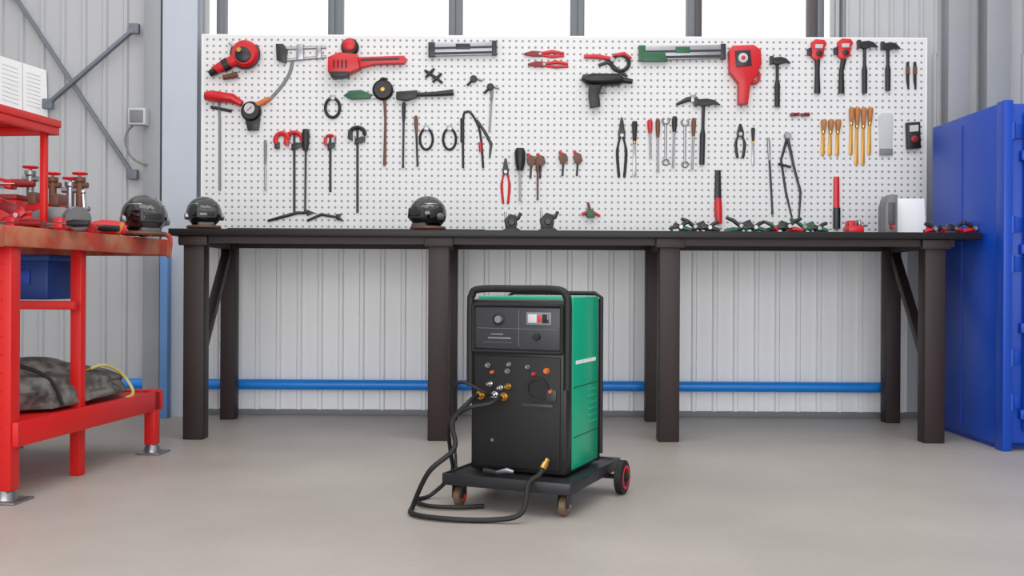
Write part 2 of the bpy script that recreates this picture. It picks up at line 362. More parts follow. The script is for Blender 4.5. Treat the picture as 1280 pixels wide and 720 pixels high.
def helmet(px,py,Y,s,label,restz,yaw=0,group='welding helmets'):
    c=W(px,py,Y); t=T('welding_helmet',label,'helmet',group); RZ=Matrix.Rotation(math.radians(yaw),3,'Z')
    def f(p):
        q=p.copy()
        if q.z<0: k=1-.22*abs(q.z)**1.5; q.x*=k; q.z*=.9
        if q.y<0: q.y*=1.05
        return q
    b=t.part('shell','glassdark'); ell(b,c,(s,s*1.05,s),f,28,18,RZ)
    R=RZ@Matrix.Rotation(math.radians(-8),3,'X')
    b=t.part('visor_frame','panel'); box(b,c+RZ@Vector((0,-s*.9,s*.02)),(s*1.1,s*.34,s*.62),R,s*.1)
    b=t.part('visor_lens','glassdark'); box(b,c+RZ@Vector((0,-s*1.07,s*.03)),(s*.8,s*.08,s*.36),R,s*.03)
    b=t.part('chin_guard','castiron'); box(b,c+RZ@Vector((0,-s*.62,-s*.62)),(s*.9,s*.6,s*.28),RZ,s*.1)
    b=t.part('headband','brown'); P=[c+RZ@Vector((math.cos(a)*s*.88,math.sin(a)*s*.9,-s*.74)) for a in [2*math.pi*i/28 for i in range(28)]]; sweep(b,P,s*.09,8,1,True,(0,0,1))
    for sx in (-1,1):
        b=t.part('knob','steel'); lathe(b,c+RZ@Vector((sx*s*.9,-s*.15,-s*.15)),RZ@Vector((sx,0,0)),[(0,s*.22),(s*.16,s*.2),(s*.2,s*.1)],14)
    b=t.part('brow_band','chrome'); P=[c+RZ@Vector((math.cos(a)*s*.86,math.sin(a)*s*.9,s*.52)) for a in [math.pi*(1.1+.8*i/16) for i in range(17)]]; sweep(b,P,s*.022,6,1,False,(0,0,1))
    t.done(restz=restz)
helmet(255,262,4.45,.076,'black glossy welding helmet resting on the bench end',BT,25)
helmet(535,265,4.45,.08,'black glossy welding helmet with metal knobs on the bench',BT,-35)
helmet(180,268,3.9,.085,'black glossy welding helmet on the red rack deck',DZ+.001,40)

t=T('power_torch','red handled torch tool lying on the rack deck','torch')
b=t.part('handle','red'); sweep(b,[W(110,272,3.72),W(128,271,3.74),W(146,272,3.76),W(158,275,3.77)],[.018,.027,.026,.018],14)
b=t.part('nozzle','gunmetal'); sweep(b,[W(98,274,3.7),W(111,272,3.72)],[.012,.016],10)
b=t.part('collar','orange'); sweep(b,[W(148,272,3.76),W(153,274,3.765)],[.027,.025],14)
t.done(restz=DZ+.001)
t=T('angle_grinder','grey and red angle grinder lying on the rack deck','grinder')
b=t.part('body','grey'); sweep(b,[W(42,274,3.45),W(62,272,3.45),W(80,272,3.45),W(86,274,3.45)],[.02,.032,.03,.02],14)
b=t.part('gear_head','steel'); ell(b,W(94,274,3.43),(.04,.036,.038))
b=t.part('grip','red'); sweep(b,[W(18,276,3.44),W(42,274,3.45)],[.022,.024],12)
b=t.part('guard','castiron'); lathe(b,W(98,276,3.40),(.5,-1,.2),[(0,.036),(.01,.04),(.014,.01)],24)
t.done(restz=DZ+.001)
t=T('machine_vise','red cast vise with steel screw and brown jaws on the deck','vise')
b=t.part('base','red'); box(b,W(56,262,3.62),(.12,.1,.05),None,.012); box(b,W(52,245,3.62),(.09,.08,.07),None,.015)
b=t.part('jaw','brown'); box(b,W(46,228,3.62),(.03,.08,.045),None,.006)
b=t.part('jaw','brown'); box(b,W(74,230,3.62),(.03,.08,.045),None,.006)
b=t.part('slide','darkred'); box(b,W(66,242,3.62),(.09,.05,.04),None,.008)
b=t.part('screw','steel'); sweep(b,[W(70,245,3.62),W(112,240,3.62)],.009,10)
b=t.part('lever','chrome'); sweep(b,[W(104,220,3.62),W(106,258,3.62)],.005,8); ell(b,W(104,219,3.62),(.009,.009,.009)); ell(b,W(106,259,3.62),(.009,.009,.009))
t.done(restz=DZ+.001)
t=T('tool_case','flat red metal parts case on the rack deck','case')
b=t.part('body','red'); box(b,W(-2,240,3.78),(.2,.14,.13),None,.01)
b=t.part('lid','darkred'); box(b,W(-2,216,3.78),(.205,.145,.02),None,.006)
t.done(restz=DZ+.001); ctop=DZ+.001+.16
def fclamp(x0,x1,y,Y,rest,tilt=0,h=.05,lab='red bar clamp lying in the pile on the rack deck'):
    t=T('bar_clamp',lab,'clamp','red clamps piled on the rack'); a=W(x0,y,Y); c=W(x1,y-tilt,Y)
    b=t.part('bar','steel'); beam(b,a,c,.006,.014)
    d=(c-a).normalized(); up=Vector((0,0,1))
    b=t.part('fixed_jaw','red'); beam(b,a+d*.01,a+d*.01-Vector((0,.05,0))+up*h*.2,.022,.024,bev=.003)
    b=t.part('sliding_jaw','red'); m=a+(c-a)*.6; box(b,m+Vector((0,-.012,.004)),(.03,.05,.034),None,.005)
    b=t.part('screw','chrome'); sweep(b,[m+Vector((-.06,-.035,.004)),m+Vector((.03,-.035,.004))],.004,8)
    b=t.part('grip','darkred' if random.random()<.5 else 'black'); sweep(b,[m+Vector((.03,-.035,.004)),m+Vector((.05,-.035,.004)),m+Vector((.10,-.035,.004))],[.009,.013,.011],10)
    t.done(restz=rest)
fclamp(-30,52,270,3.28,DZ+.001,0); fclamp(-20,40,262,3.36,DZ+.001,2); fclamp(-20,34,255,3.55,DZ+.001,9); fclamp(-10,30,250,3.62,DZ+.001,16); 
fclamp(-20,38,215,3.76,ctop,5); fclamp(-30,24,215,3.82,ctop,12)
fclamp(46,100,270,3.3,DZ+.001,1); fclamp(88,138,262,3.62,DZ+.001,0)
for k,(x0,y0,x1,y1,Y) in enumerate(((-5,228,62,262,3.47),(-5,246,46,240,3.5),(2,268,30,246,3.42),(76,262,112,244,3.74))):
    t=T('red_lever_bar','red painted steel lever bar leaning in the tool pile','bar','red bars in the pile')
    b=t.part('bar','red'); beam(b,W(x0,y0,Y),W(x1,y1,Y),.018,.03,bev=.003)
    b=t.part('bolt','chrome'); lathe(b,W(x0*.3+x1*.7,y0*.3+y1*.7,Y-.008),(0,-1,0),[(0,.009),(.012,.008)],8)
    b=t.part('sleeve','darkred'); beam(b,W(x0*.9+x1*.1,y0*.9+y1*.1,Y),W(x0*.6+x1*.4,y0*.6+y1*.4,Y),.024,.036,bev=.005)
    t.done(restz=DZ+.001)
for i,(x,y) in enumerate(((38,214),(66,222),(88,228),(100,222))):
    t=T('pipe_valve','small steel and brown threaded valve with red wheel','valve','valves on the rack')
    Y=3.84; c=W(x,y,Y)
    b=t.part('body','brown' if i%2 else 'steel'); lathe(b,Vector((c.x,Y,DZ)),(0,0,1),[(0,.028),(.02,.028),(.025,.014),(c.z-DZ-.02,.014),(c.z-DZ-.015,.02),(c.z-DZ,.02)],12)
    sweep(b,[c+Vector((-.03,0,-.03)),c+Vector((.03,0,-.03))],.011,10)
    b=t.part('hand_wheel','red'); sweep(b,[c+Vector((.024*math.cos(a),.024*math.sin(a),.014)) for a in [2*math.pi*k/16 for k in range(16)]],.005,6,1,True,(0,0,1)); sweep(b,[c+Vector((-.022,0,.014)),c+Vector((.022,0,.014))],.004,6)
    lathe(b,c,(0,0,1),[(0,.006),(.016,.006)],8)
    t.done(restz=DZ+.001)

# ================= WELDER & CART =================
ya=math.radians(23); O=Vector((.17,3.04,0)); U=Vector((math.cos(ya),-math.sin(ya),0)); Vv=Vector((math.sin(ya),math.cos(ya),0)); Z=Vector((0,0,1))
RW=Matrix((U,Vv,Z)).transposed()
def L(u,v,z): return O+U*u+Vv*v+Z*z
def wb(bm,u0,u1,v0,v1,z0,z1,bev=.003): box(bm,L((u0+u1)/2,(v0+v1)/2,(z0+z1)/2),(u1-u0,v1-v0,z1-z0),RW,bev)
t=T('equipment_cart','low black steel cart with red rear wheels and casters','cart')
b=t.part('platform','gunmetal'); wb(b,-.36,.045,-.11,.37,.088,.1,.003); wb(b,-.36,.045,-.115,-.105,.07,.104,.002); wb(b,.037,.047,-.11,.37,.07,.104,.002); wb(b,-.362,-.352,-.11,.37,.07,.104,.002); wb(b,-.36,.045,.362,.372,.07,.104,.002)
for u in (-.325,.012):
    b=t.part('caster','gunmetal'); lathe(b,L(u,-.075,.068),Z,[(0,.017),(.02,.02)],14); wb(b,u-.017,u-.013,-.085,-.05,.026,.072,.001); wb(b,u+.013,u+.017,-.085,-.05,.026,.072,.001)
    k=len(t.P)-1
    b=t.part('wheel','tan',k); lathe(b,L(u-.011,-.065,.03),U,[(0,.025),(.003,.03),(.019,.03),(.022,.025)],22)
    b=t.part('hub','redlight' if u<0 else 'steel',k); lathe(b,L(u-.019,-.065,.03),U,[(0,.007),(.038,.007)],12); lathe(b,L(u-.0125,-.065,.03),U,[(0,.014),(.025,.014)],14)
for u in (-.39,.058):
    b=t.part('rear_wheel','rubber'); lathe(b,L(u,.305,.054),U,[(0,.046),(.004,.054),(.024,.054),(.028,.046)],28)
    k=len(t.P)-1
    b=t.part('hub','red',k); lathe(b,L(u-.002,.305,.054),U,[(0,.034),(.004,.042),(.028,.042),(.032,.034),(.028,.024)],24)
    b=t.part('axle_cap','rubber',k); lathe(b,L(u-.006,.305,.054),U,[(0,.012),(.04,.012),(.042,.008)],12)
b=t.part('axle','gunmetal'); sweep(b,[L(-.39,.305,.054),L(.06,.305,.054)],.008,10)
for u in (-.33,.01): b=t.part('axle_bracket','gunmetal'); wb(b,u-.01,u+.01,.285,.315,.05,.09,.001)
t.done()
t=T('welding_machine','black and green welding machine standing on the wheeled cart','welding machine')
zb=.105; zt=.625
b=t.part('housing','black'); wb(b,-.309,-.004,.0,.292,zb,zt-.01,.006)
b=t.part('front_fascia','black'); wb(b,-.312,.002,-.022,.03,zb,zt,.012)
b=t.part('side_panel','green'); wb(b,-.008,.0,.035,.275,zb+.01,zt+.008,.003)
for zz in (.24,.26,.28,.30,.32,.34): wb(b,-.001,.0035,.18,.25,zz,zz+.006,.001)
b=t.part('side_panel','green'); wb(b,-.313,-.305,.035,.275,zb+.01,zt+.008,.003)
b=t.part('top_panel','green'); wb(b,-.307,-.006,.035,.275,zt-.014,zt+.008,.004)
b=t.part('rear_fascia','black'); wb(b,-.312,.003,.275,.295,zb,zt,.008)
b=t.part('control_panel','panel'); wb(b,-.295,-.018,-.029,-.02,.475,.602,.004)
k=len(t.P)-1
b=t.part('panel_frame','rubber',k); 
P=[(-.3,.468),(-.3,.608),(-.013,.608),(-.013,.468)]
for i in range(4):
    a=P[i];c=P[(i+1)%4]; sweep(b,[L(a[0],-.028,a[1]),L(c[0],-.028,c[1])],.006,8)
b=t.part('display','grey',k); wb(b,-.125,-.045,-.033,-.028,.55,.588,.002)
b=t.part('display_screen','lightgrey',k); wb(b,-.118,-.09,-.036,-.032,.556,.582,.001)
b=t.part('display_screen','redlight',k); wb(b,-.086,-.076,-.036,-.032,.56,.578,.001)
b=t.part('display_screen','glassdark',k); wb(b,-.072,-.052,-.036,-.032,.556,.582,.001)
b=t.part('gauge','black',k); lathe(b,L(-.215,-.028,.565),-Vv,[(0,.018),(.006,.018),(.008,.015)],20)
b=t.part('gauge_face','grey',k); lathe(b,L(-.215,-.036,.565),-Vv,[(0,.011),(.001,.011)],16)
b=t.part('marking_plate','grey',k); wb(b,-.25,-.175,-.031,-.028,.506,.511,.001); wb(b,-.24,-.2,-.031,-.028,.518,.522,.001)
b=t.part('knob','gunmetal',k); lathe(b,L(-.09,-.028,.515),-Vv,[(0,.011),(.012,.010),(.014,.008)],16)
b=t.part('panel_lines','grey',k); wb(b,-.285,-.03,-.0302,-.0285,.537,.538,0); wb(b,-.15,-.149,-.0302,-.0285,.485,.595,0)
wb(b,-.265,-.17,-.0302,-.0285,.495,.4958,0)
b=t.part('lower_panel','rubber'); wb(b,-.295,-.018,-.027,-.018,.12,.455,.003)
k2=len(t.P)-1
for u,z,r,c in ((-.25,.425,.006,'steel'),(-.185,.41,.006,'steel'),(-.18,.43,.005,'grey'),(-.06,.415,.007,'orange'),(-.045,.355,.005,'orange'),(-.12,.425,.005,'steel'),(-.235,.405,.004,'orange'),(-.1,.405,.004,'redlight')):
    b=t.part('knob',c,k2); lathe(b,L(u,-.027,z),-Vv,[(0,r*1.3),(.004,r*1.3),(.004,r),(.014,r*.9)],14)
b=t.part('side_outlet','black',k2); lathe(b,L(-.09,-.027,.36),-Vv,[(0,.038),(.005,.038),(.005,.028),(.001,.027)],22)
b=t.part('switch_plate','panel',k2); wb(b,-.06,-.028,-.034,-.025,.325,.36,.003)
b=t.part('outlet_slot','panel',k2); wb(b,-.14,-.04,-.03,-.025,.305,.316,.002)
for u,z,c,s in ((-.272,.335,'brass',1),(-.225,.338,'chrome',.75),(-.195,.333,'brass',.9),(-.18,.365,'brass',.6),(-.24,.37,'chrome',.55),(-.205,.36,'chrome',.5)):
    b=t.part('socket',c,k2); lathe(b,L(u,-.027,z),-Vv,[(0,.014*s),(.008,.014*s),(.008,.010*s),(.022,.010*s),(.022,.007*s),(.032,.007*s)],16)
b=t.part('bolt','steel',k2); lathe(b,L(-.235,-.027,.2),-Vv,[(0,.005),(.002,.005)],10)
b=t.part('brand_strip','white'); 
for k_ in range(8): 
    c0=.06+k_*.024; wb(b,.0002,.0015,c0,c0+.018,.43,.441,0)
b=t.part('panel_seam','dkgreen'); wb(b,.0002,.0012,.04,.27,.36,.363,0)
b=t.part('panel_seam','dkgreen'); wb(b,.0002,.0012,.04,.27,.21,.213,0)
def loop(v,z0,uo):
    return smooth([L(-.311-uo,v,z0),L(-.311-uo,v,.6),L(-.311-uo+.004,v,.635),L(-.285,v,.655),L(-.15,v,.657),L(-.03,v,.655),L(.0+uo-.004,v,.635),L(.0+uo,v,.6),L(uo,v,z0)],5)
b=t.part('handle','rubber'); sweep(b,loop(-.02,.36,.002),.0115,12); 
b=t.part('handle','rubber'); sweep(b,[L(-.319,.285,.13),L(-.319,.285,.63),L(-.30,.285,.642),L(-.015,.285,.642),L(.006,.285,.63),L(.006,.285,.13)],.007,12)
t.done(restz=.1045)
def cable(name,label,P,r=.009,ends=None):
    t=T(name,label,'cable','welder cables'); b=t.part('cable','rubber'); sweep(b,smooth(P,8),r,10)
    if ends:
        b=t.part('connector',ends); p,q=Vector(P[-1]),Vector(P[-2]); d=(p-q).normalized(); lathe(b,p-d*.01,d,[(0,r*1.5),(.02,r*1.5),(.02,r*1.1),(.035,r*1.1)],12)
    t.done()
cable('power_cable','thick black cable looping from the welder onto the floor',[L(-.272,-.06,.335),L(-.28,-.11,.315),L(-.32,-.13,.26),W(568,560,3.0),W(536,590,2.98),Vector((-.29,3.06,.012)),Vector((-.28,2.95,.01)),Vector((-.18,2.89,.01)),Vector((-.05,2.88,.01)),Vector((.03,2.88,.03)),L(-.07,-.14,.10),L(-.045,-.12,.125),L(-.04,-.1,.145)],.0075,'brass')
cable('power_cable','black cable hanging from the socket down beside the cart',[L(-.195,-.06,.333),L(-.21,-.1,.318),L(-.28,-.12,.30),L(-.345,-.1,.25),L(-.37,-.04,.16),L(-.385,0,.08),Vector((-.25,3.2,.012)),Vector((-.29,3.14,.01)),Vector((-.25,3.06,.01)),Vector((-.16,3.04,.01)),Vector((-.08,3.06,.01))],.0065)
cable('power_cable','thin black lead draped from the welder front sockets',[L(-.225,-.06,.338),L(-.24,-.085,.35),L(-.29,-.1,.375),L(-.335,-.08,.36),L(-.352,-.06,.28),L(-.345,-.06,.18),L(-.335,-.07,.114)],.0045)
t=T('ground_clamp','small steel ground clamp lying on the cart platform','clamp')
b=t.part('jaw','steel'); sweep(b,[L(-.2,-.08,.11),L(-.16,-.085,.12),L(-.14,-.085,.117)],[.005,.009,.005],10)
b=t.part('grip','gunmetal'); sweep(b,[L(-.2,-.08,.11),L(-.24,-.075,.112)],[.008,.009],10)
t.done(restz=.1045)

# ================= WALL TOOLS =================
def hammer(x,y0,y1,hw=18,claw=True,col='black',head='gunmetal',lean=0,label=None):
    t=T('hammer',label or 'claw hammer with black grip and dark steel head hanging on pegboard','hammer','hammers on the pegboard')
    b=t.part('handle',col); t.bar(b,[(x,y0+5),(x+lean*.4,y0+(y1-y0)*.45),(x+lean*.6,y0+(y1-y0)*.55),(x+lean,y1)],[4,4,7,6.5],.8)
    b=t.part('head',head); 
    t.poly(b,[(x-hw*.55,y0-1),(x-hw*.35,y0-1),(x-hw*.3,y0+1),(x+4,y0),(x+hw*.6,y0+2),(x+hw*.95,y0+8),(x+hw*.6,y0+7),(x+4,y0+9),(x-4,y0+9),(x-hw*.3,y0+7),(x-hw*.35,y0+9),(x-hw*.55,y0+9)],.026,0,.002)
    t.done()
def driver(x,y0,y1,h=.4,w=8,col='black',x2=None,shaft='steel',flip=False,nm='screwdriver'):
    x2=x if x2 is None else x2
    t=T(nm,f'{nm.replace("_"," ")} with {col} handle hanging on the pegboard',nm.replace('_',' '),'screwdrivers on the pegboard')
    ym=y0+(y1-y0)*h; xm=x+(x2-x)*h
    b=t.part('handle',col); t.bar(b,[(x,y0),(x+(xm-x)*.2,y0+(ym-y0)*.2),(x+(xm-x)*.7,y0+(ym-y0)*.7),(xm,ym)],[w*.7,w,w*.85,w*.6],.9)
    b=t.part('shaft',shaft); t.bar(b,[(xm,ym),(x2,y1-(y1-y0)*.05),(x2,y1)],[2.6,2.4,3.4],.8,w*.2*t.px())
    t.done()
def pliers(x,y0,y1,col='red',w=9,jaw='gunmetal',label=None):
    t=T('pliers',label or f'slim steel pliers with {col} handles hanging on the pegboard','pliers','pliers on the pegboard')
    yp=y0+(y1-y0)*.3
    b=t.part('jaw',jaw); t.poly(b,[(x-w*.12,y0),(x-w*.5,yp-2),(x-w*.45,yp+3),(x,yp+3),(x,y0)],.014,.0,.001)
    b=t.part('jaw',jaw); t.poly(b,[(x+w*.12,y0),(x+w*.5,yp-2),(x+w*.45,yp+3),(x+.6,yp+3),(x+.6,y0)],.014,.0,.001)
    b=t.part('pivot','steel'); t.disc(b,(x,yp),w*.32,.018)
    for s in (-1,1):
        b=t.part('handle',col); t.bar(b,[(x+s*w*.2,yp+1),(x+s*w*.6,yp+(y1-yp)*.35),(x+s*w*.5,yp+(y1-yp)*.75),(x+s*w*.35,y1)],[w*.3,w*.42,w*.4,w*.3],.8,.0,8,3)
    t.done()
def wrench(x,y0,y1,w=9,x2=None,mat='steel'):
    x2=x if x2 is None else x2
    t=T('wrench',f'{mat} combination wrench hanging on the pegboard','wrench','wrenches on the pegboard')
    b=t.part('shank',mat); t.bar(b,[(x,y0+w*.6),(x2,y1-w*.4)],[w*.38,w*.34],.6)
    b=t.part('ring_end',mat); t.ring(b,(x2,y1-w*.3),w*.4,w*.26)
    b=t.part('open_end',mat); t.ring(b,(x,y0+w*.3),w*.45,w*.3,arc=(130,410))
    t.done()
def chisel(x,y0,y1,col='wood',w=8,h=.4,x2=None):
    x2=x if x2 is None else x2
    t=T('chisel',f'chisel with {col} coloured handle hanging on the pegboard','chisel','chisels on the pegboard')
    ym=y0+(y1-y0)*h; xm=x+(x2-x)*h
    b=t.part('handle',col); t.bar(b,[(x,y0),(x,y0+3),(xm,ym-3),(xm,ym)],[w*.8,w,w*.7,w*.5],.9)
    b=t.part('ferrule','brass'); t.bar(b,[(xm,ym-1),(xm,ym+3)],[w*.62,w*.55],.9)
    b=t.part('blade','gold' if col=='wood' else 'steel'); t.poly(b,[(xm-w*.25,ym+2),(xm+w*.25,ym+2),(x2+w*.33,y1-3),(x2+w*.1,y1),(x2-w*.33,y1-3)],.005,.002,.0005)
    t.done()
def barclamp(x,y0,y1,col='red',hw=13,label=None):
    t=T('bar_clamp',label or f'{col} headed bar clamp with long steel bar on the pegboard','clamp','clamps on the pegboard')
    b=t.part('bar','gunmetal'); t.bar(b,[(x,y0+4),(x,y1)],3.2,.8)
    b=t.part('head',col); t.ring(b,(x,y0+10),hw*.75,hw*.42,hw*.62,0,(-20,200)); t.poly(b,[(x-hw*.95,y0+8),(x-hw*.5,y0+8),(x-hw*.5,y0+19),(x-hw*.95,y0+17)],.022)
    b=t.part('sliding_jaw','gunmetal'); t.poly(b,[(x-3,y0+16),(x+hw*.8,y0+14),(x+hw*.8,y0+20),(x-3,y0+24)],.018)
    b=t.part('screw','steel'); t.bar(b,[(x+hw*.65,y0+6),(x+hw*.65,y0+22)],2.4,1,.004)
    t.done()
def ringtool(x,y,R,Ry,label,mat='black',w=3,nm='snap_ring_tool'):
    t=T(nm,label,'tool','ring tools on the pegboard'); b=t.part('ring',mat); t.ring(b,(x,y),R,w,Ry)
    b=t.part('latch','steel'); t.poly(b,[(x-3,y-Ry-4),(x+3,y-Ry-4),(x+3,y-Ry+2),(x-3,y-Ry+2)],.016)
    t.done()
def pipewrench(x,y0,y1,lean=0):
    t=T('pipe_wrench','red pipe wrench with black handle hanging on the pegboard','wrench','pipe wrenches on the pegboard')
    b=t.part('hook_jaw','red'); t.poly(b,[(x-8,y0+4),(x-3,y0),(x+8,y0+1),(x+11,y0+6),(x+8,y0+11),(x+7,y0+22),(x-2,y0+27),(x-8,y0+22)],.026,0,.004)
    b=t.part('jaw_teeth','lightgrey'); t.poly(b,[(x-4,y0+7),(x+6,y0+7),(x+5,y0+12),(x-4,y0+12)],.005,.026,.001)
    b=t.part('adjuster','gunmetal'); t.disc(b,(x+1,y0+18),3.6,.006,.026)
    b=t.part('heel_jaw','gunmetal'); t.poly(b,[(x-13,y0+12),(x-8,y0+10),(x-8,y0+20),(x-12,y0+20)],.022)
    b=t.part('handle','black'); t.bar(b,[(x,y0+25),(x+lean,y0+40),(x+lean,y1)],[7,6,8],.7)
    t.done()
t=T('angle_grinder','red and black compact angle grinder on the pegboard','grinder')
b=t.part('body','red'); t.bar(b,[(268,90),(280,84),(296,76)],[10,14,15],.9)
b=t.part('grip','black'); t.bar(b,[(264,94),(272,89)],[8,11],1,.006)
b=t.part('motor_band','black'); t.bar(b,[(281,84),(288,80)],[15.5,16],.9,-.001)
b=t.part('lower_grip','brown'); t.bar(b,[(280,98),(298,94)],[6,8],1,.004)
b=t.part('gear_case','red'); t.disc(b,(308,69),17,.05)
b=t.part('guard','gunmetal'); t.ring(b,(308,69),17,4,None,.02,(150,400))
b=t.part('face_plate','gunmetal'); t.disc(b,(307,71),9.5,.012,.05)
b=t.part('hub','brass'); t.disc(b,(303,66),3.2,.01,.062)
b=t.part('side_bracket','lightgrey'); t.bar(b,[(288,54),(300,62)],5,1,.01)
t.done()
t=T('slide_clamp','silver steel slide clamp with dark strap on the pegboard','clamp','clamps on the pegboard')
for q in ([(350,61),(408,59)],[(352,76),(408,71)]): b=t.part('rail','steel'); t.bar(b,q,4,.7)
b=t.part('end_block','gunmetal'); t.poly(b,[(346,56),(355,56),(360,64),(358,80),(347,76)],.026)
for q in ([(372,56),(380,56),(380,75),(371,76)],[(396,58),(402,57),(402,73),(396,74)]): b=t.part('jaw','steel'); t.poly(b,q,.02)
b=t.part('strap','grey'); t.bar(b,[(366,76),(362,92),(352,108),(338,124)],4.5,.4,0,8,4)
t.done()
t=T('cutting_tool','red cordless cutting tool with long arm on the pegboard','power tool')
b=t.part('body','red'); t.poly(b,[(412,74),(426,68),(448,70),(452,88),(440,94),(418,98),(412,92)],.06,0,.008)
b=t.part('arm','red'); t.poly(b,[(446,73),(506,71),(509,76),(506,81),(470,82),(446,88)],.035,0,.005)
b=t.part('arm_rail','gunmetal'); t.poly(b,[(452,75.5),(500,74),(500,76.5),(452,78)],.003,.034,0)
b=t.part('battery','black'); t.poly(b,[(413,92),(438,92),(437,98),(417,100)],.062,.0,.004)
b=t.part('blade_guard','black'); t.disc(b,(438,60),11,.035)
b=t.part('blade_cap','red'); t.disc(b,(438,58),7.5,.012,.035)
b=t.part('vent','black'); 
for k in range(4): t.bar(b,[(420+k*5,78),(420+k*5,88)],1.6,1,.059)
t.done()
def level(x0,x1,ya,yb,h,tip,label):
    t=T('spirit_level',label,'level','levels on the pegboard'); b=t.part('body','steel'); t.poly(b,[(x0,ya),(x1,yb),(x1,yb+h),(x0,ya+h)],.025)
    for p,q in ((.35,.5),(.75,.95)): b=t.part('rail','gunmetal'); t.poly(b,[(x0,ya+h*p),(x1,yb+h*p),(x1,yb+h*q),(x0,ya+h*q)],.003,.025,0)
    b=t.part('end_cap',tip); t.poly(b,[(x0-2,ya-1),(x0+6,ya-1),(x0+6,ya+h+1),(x0-2,ya+h+1)],.029)
    b=t.part('end_cap','gunmetal'); t.poly(b,[(x1-5,yb-1),(x1+1,yb-1),(x1+1,yb+h+1),(x1-5,yb+h+1)],.029)
    b=t.part('vial',tip); xm=(x0+x1)/2; t.poly(b,[(xm-9,(ya+yb)/2+2),(xm+9,(ya+yb)/2+2),(xm+9,(ya+yb)/2+h*.55),(xm-9,(ya+yb)/2+h*.55)],.004,.026)
    if tip=='dkgreen': b=t.part('side_grip','dkgreen'); t.poly(b,[(x0+2,ya+h*.45),(x0+30,ya+h*.45),(x0+34,ya+h+2),(x0+2,ya+h+2)],.02,.012)
    t.done()
level(538,620,55,53,16,'gunmetal','grey steel spirit level hanging on the pegboard')
level(800,905,59,57,17,'dkgreen','silver spirit level with green end grip on the pegboard')
for (x,y) in ((655,68),(660,81)):
    t=T('hand_cutters','small red handled cutters mounted sideways on the pegboard','cutters','red cutters on the pegboard')
    b=t.part('handle','red'); t.bar(b,[(x+20,y-1),(x+35,y-3),(x+50,y-1)],[3,5,3],.8)
    b=t.part('handle','red'); t.bar(b,[(x+20,y+1),(x+35,y+3),(x+50,y+2)],[3,4,3],.8)
    b=t.part('jaw','darkred'); t.poly(b,[(x,y-1),(x+10,y-4),(x+22,y-3),(x+22,y+3),(x+10,y+3),(x,y+1)],.016); 
    b=t.part('pivot','steel'); t.disc(b,(x+20,y),2.4,.02)
    t.done()
t=T('locking_pliers','red handled locking pliers with ring jaw on the pegboard','pliers')
b=t.part('handle','red'); t.bar(b,[(730,71),(745,71),(765,74)],[5,6,5],.8)
b=t.part('handle','gunmetal'); t.bar(b,[(748,82),(760,78),(772,88),(784,96)],[4,5,5,3],.8)
b=t.part('ring_jaw','gunmetal'); t.ring(b,(775,79),11,5,10); b=t.part('pivot','steel'); t.disc(b,(765,75),3.5,.022)
b=t.part('jaw_tip','red'); t.bar(b,[(766,70),(780,68),(789,74)],[4,5,3],.8,.01)
t.done()
t=T('heat_gun','black pistol grip heat gun hanging on the pegboard','heat gun')
b=t.part('barrel','black'); t.bar(b,[(732,101),(740,101),(772,101),(778,101)],[12,16,15,9],1.)
b=t.part('nozzle','gunmetal'); t.bar(b,[(776,101),(790,103)],[8,6],1.,.008)
b=t.part('grip','black'); t.poly(b,[(736,104),(752,104),(748,120),(750,134),(737,136),(735,120)],.04,.005,.006)
b=t.part('trigger','grey'); t.poly(b,[(752,108),(757,108),(755,118),(750,117)],.015,.015)
b=t.part('cap','panel'); t.bar(b,[(727,98),(733,100)],[8,13],1.,.004)
t.done()
t=T('lever_hoist','large red hand tool with dark window and lower grip','tool')
b=t.part('body','red'); t.poly(b,[(909,66),(914,59),(940,58),(949,64),(950,82),(943,98),(936,108),(933,132),(921,132),(921,106),(910,92)],.045,0,.008)
b=t.part('window','gunmetal'); t.poly(b,[(916,66),(935,65),(937,84),(918,86)],.006,.045,.002)
b=t.part('dial','lightgrey'); t.disc(b,(926,75),6,.006,.05)
b=t.part('dial_hub','red'); t.disc(b,(926,75),2.5,.004,.056)
b=t.part('trigger_loop','red'); t.ring(b,(941,96),7,4,9,.01)
t.done()
hammer(971,72,134,17)
pipewrench(1021,50,117); pipewrench(1054,49,117,-3)
hammer(1080,52,117,17); hammer(1109,54,114,16)
for x in (1134,1143):
    t=T('center_punch','small steel punch with brown sleeve on the pegboard','punch','punches on the pegboard'); b=t.part('shank','gunmetal'); t.bar(b,[(x,78),(x,100),(x+1,112)],[3.5,4,2]); b=t.part('sleeve','brown'); t.bar(b,[(x,84),(x,93)],[5,5]); t.done()
t=T('grease_gun','red horizontal grease gun with long steel lance on the pegboard','grease gun')
b=t.part('barrel','red'); t.bar(b,[(259,121),(265,121),(292,124),(304,131)],[10,14,12,8],1.)
b=t.part('cap','black'); t.bar(b,[(258,121),(262,121)],[11,11],1.)
b=t.part('lance','grey'); t.bar(b,[(274,128),(275,150),(275,238)],3.2,.9)
b=t.part('lever','gunmetal'); t.bar(b,[(264,134),(290,139)],4,.8)
t.done()
t=T('pressure_gauge','black round pressure gauge with orange fitting on the pegboard','gauge')
b=t.part('case','black'); t.disc(b,(315,140),12.5,.035)
b=t.part('dial','lightgrey'); t.disc(b,(314,137),6.5,.004,.035,1); 
b=t.part('fitting','orange'); t.bar(b,[(322,132),(338,124)],[7,6],.9,.006)
b=t.part('lower_mount','gunmetal'); t.poly(b,[(308,150),(326,148),(324,163),(311,164)],.025)
b=t.part('needle','red'); t.bar(b,[(311,140),(317,135)],1.2,.5,.039)
t.done()
ringtool(416,135,9,12,'black oval strap wrench ring on the pegboard',w=4,nm='strap_wrench')
t=T('utility_knife','dark green folding knife mounted flat on the pegboard','knife')
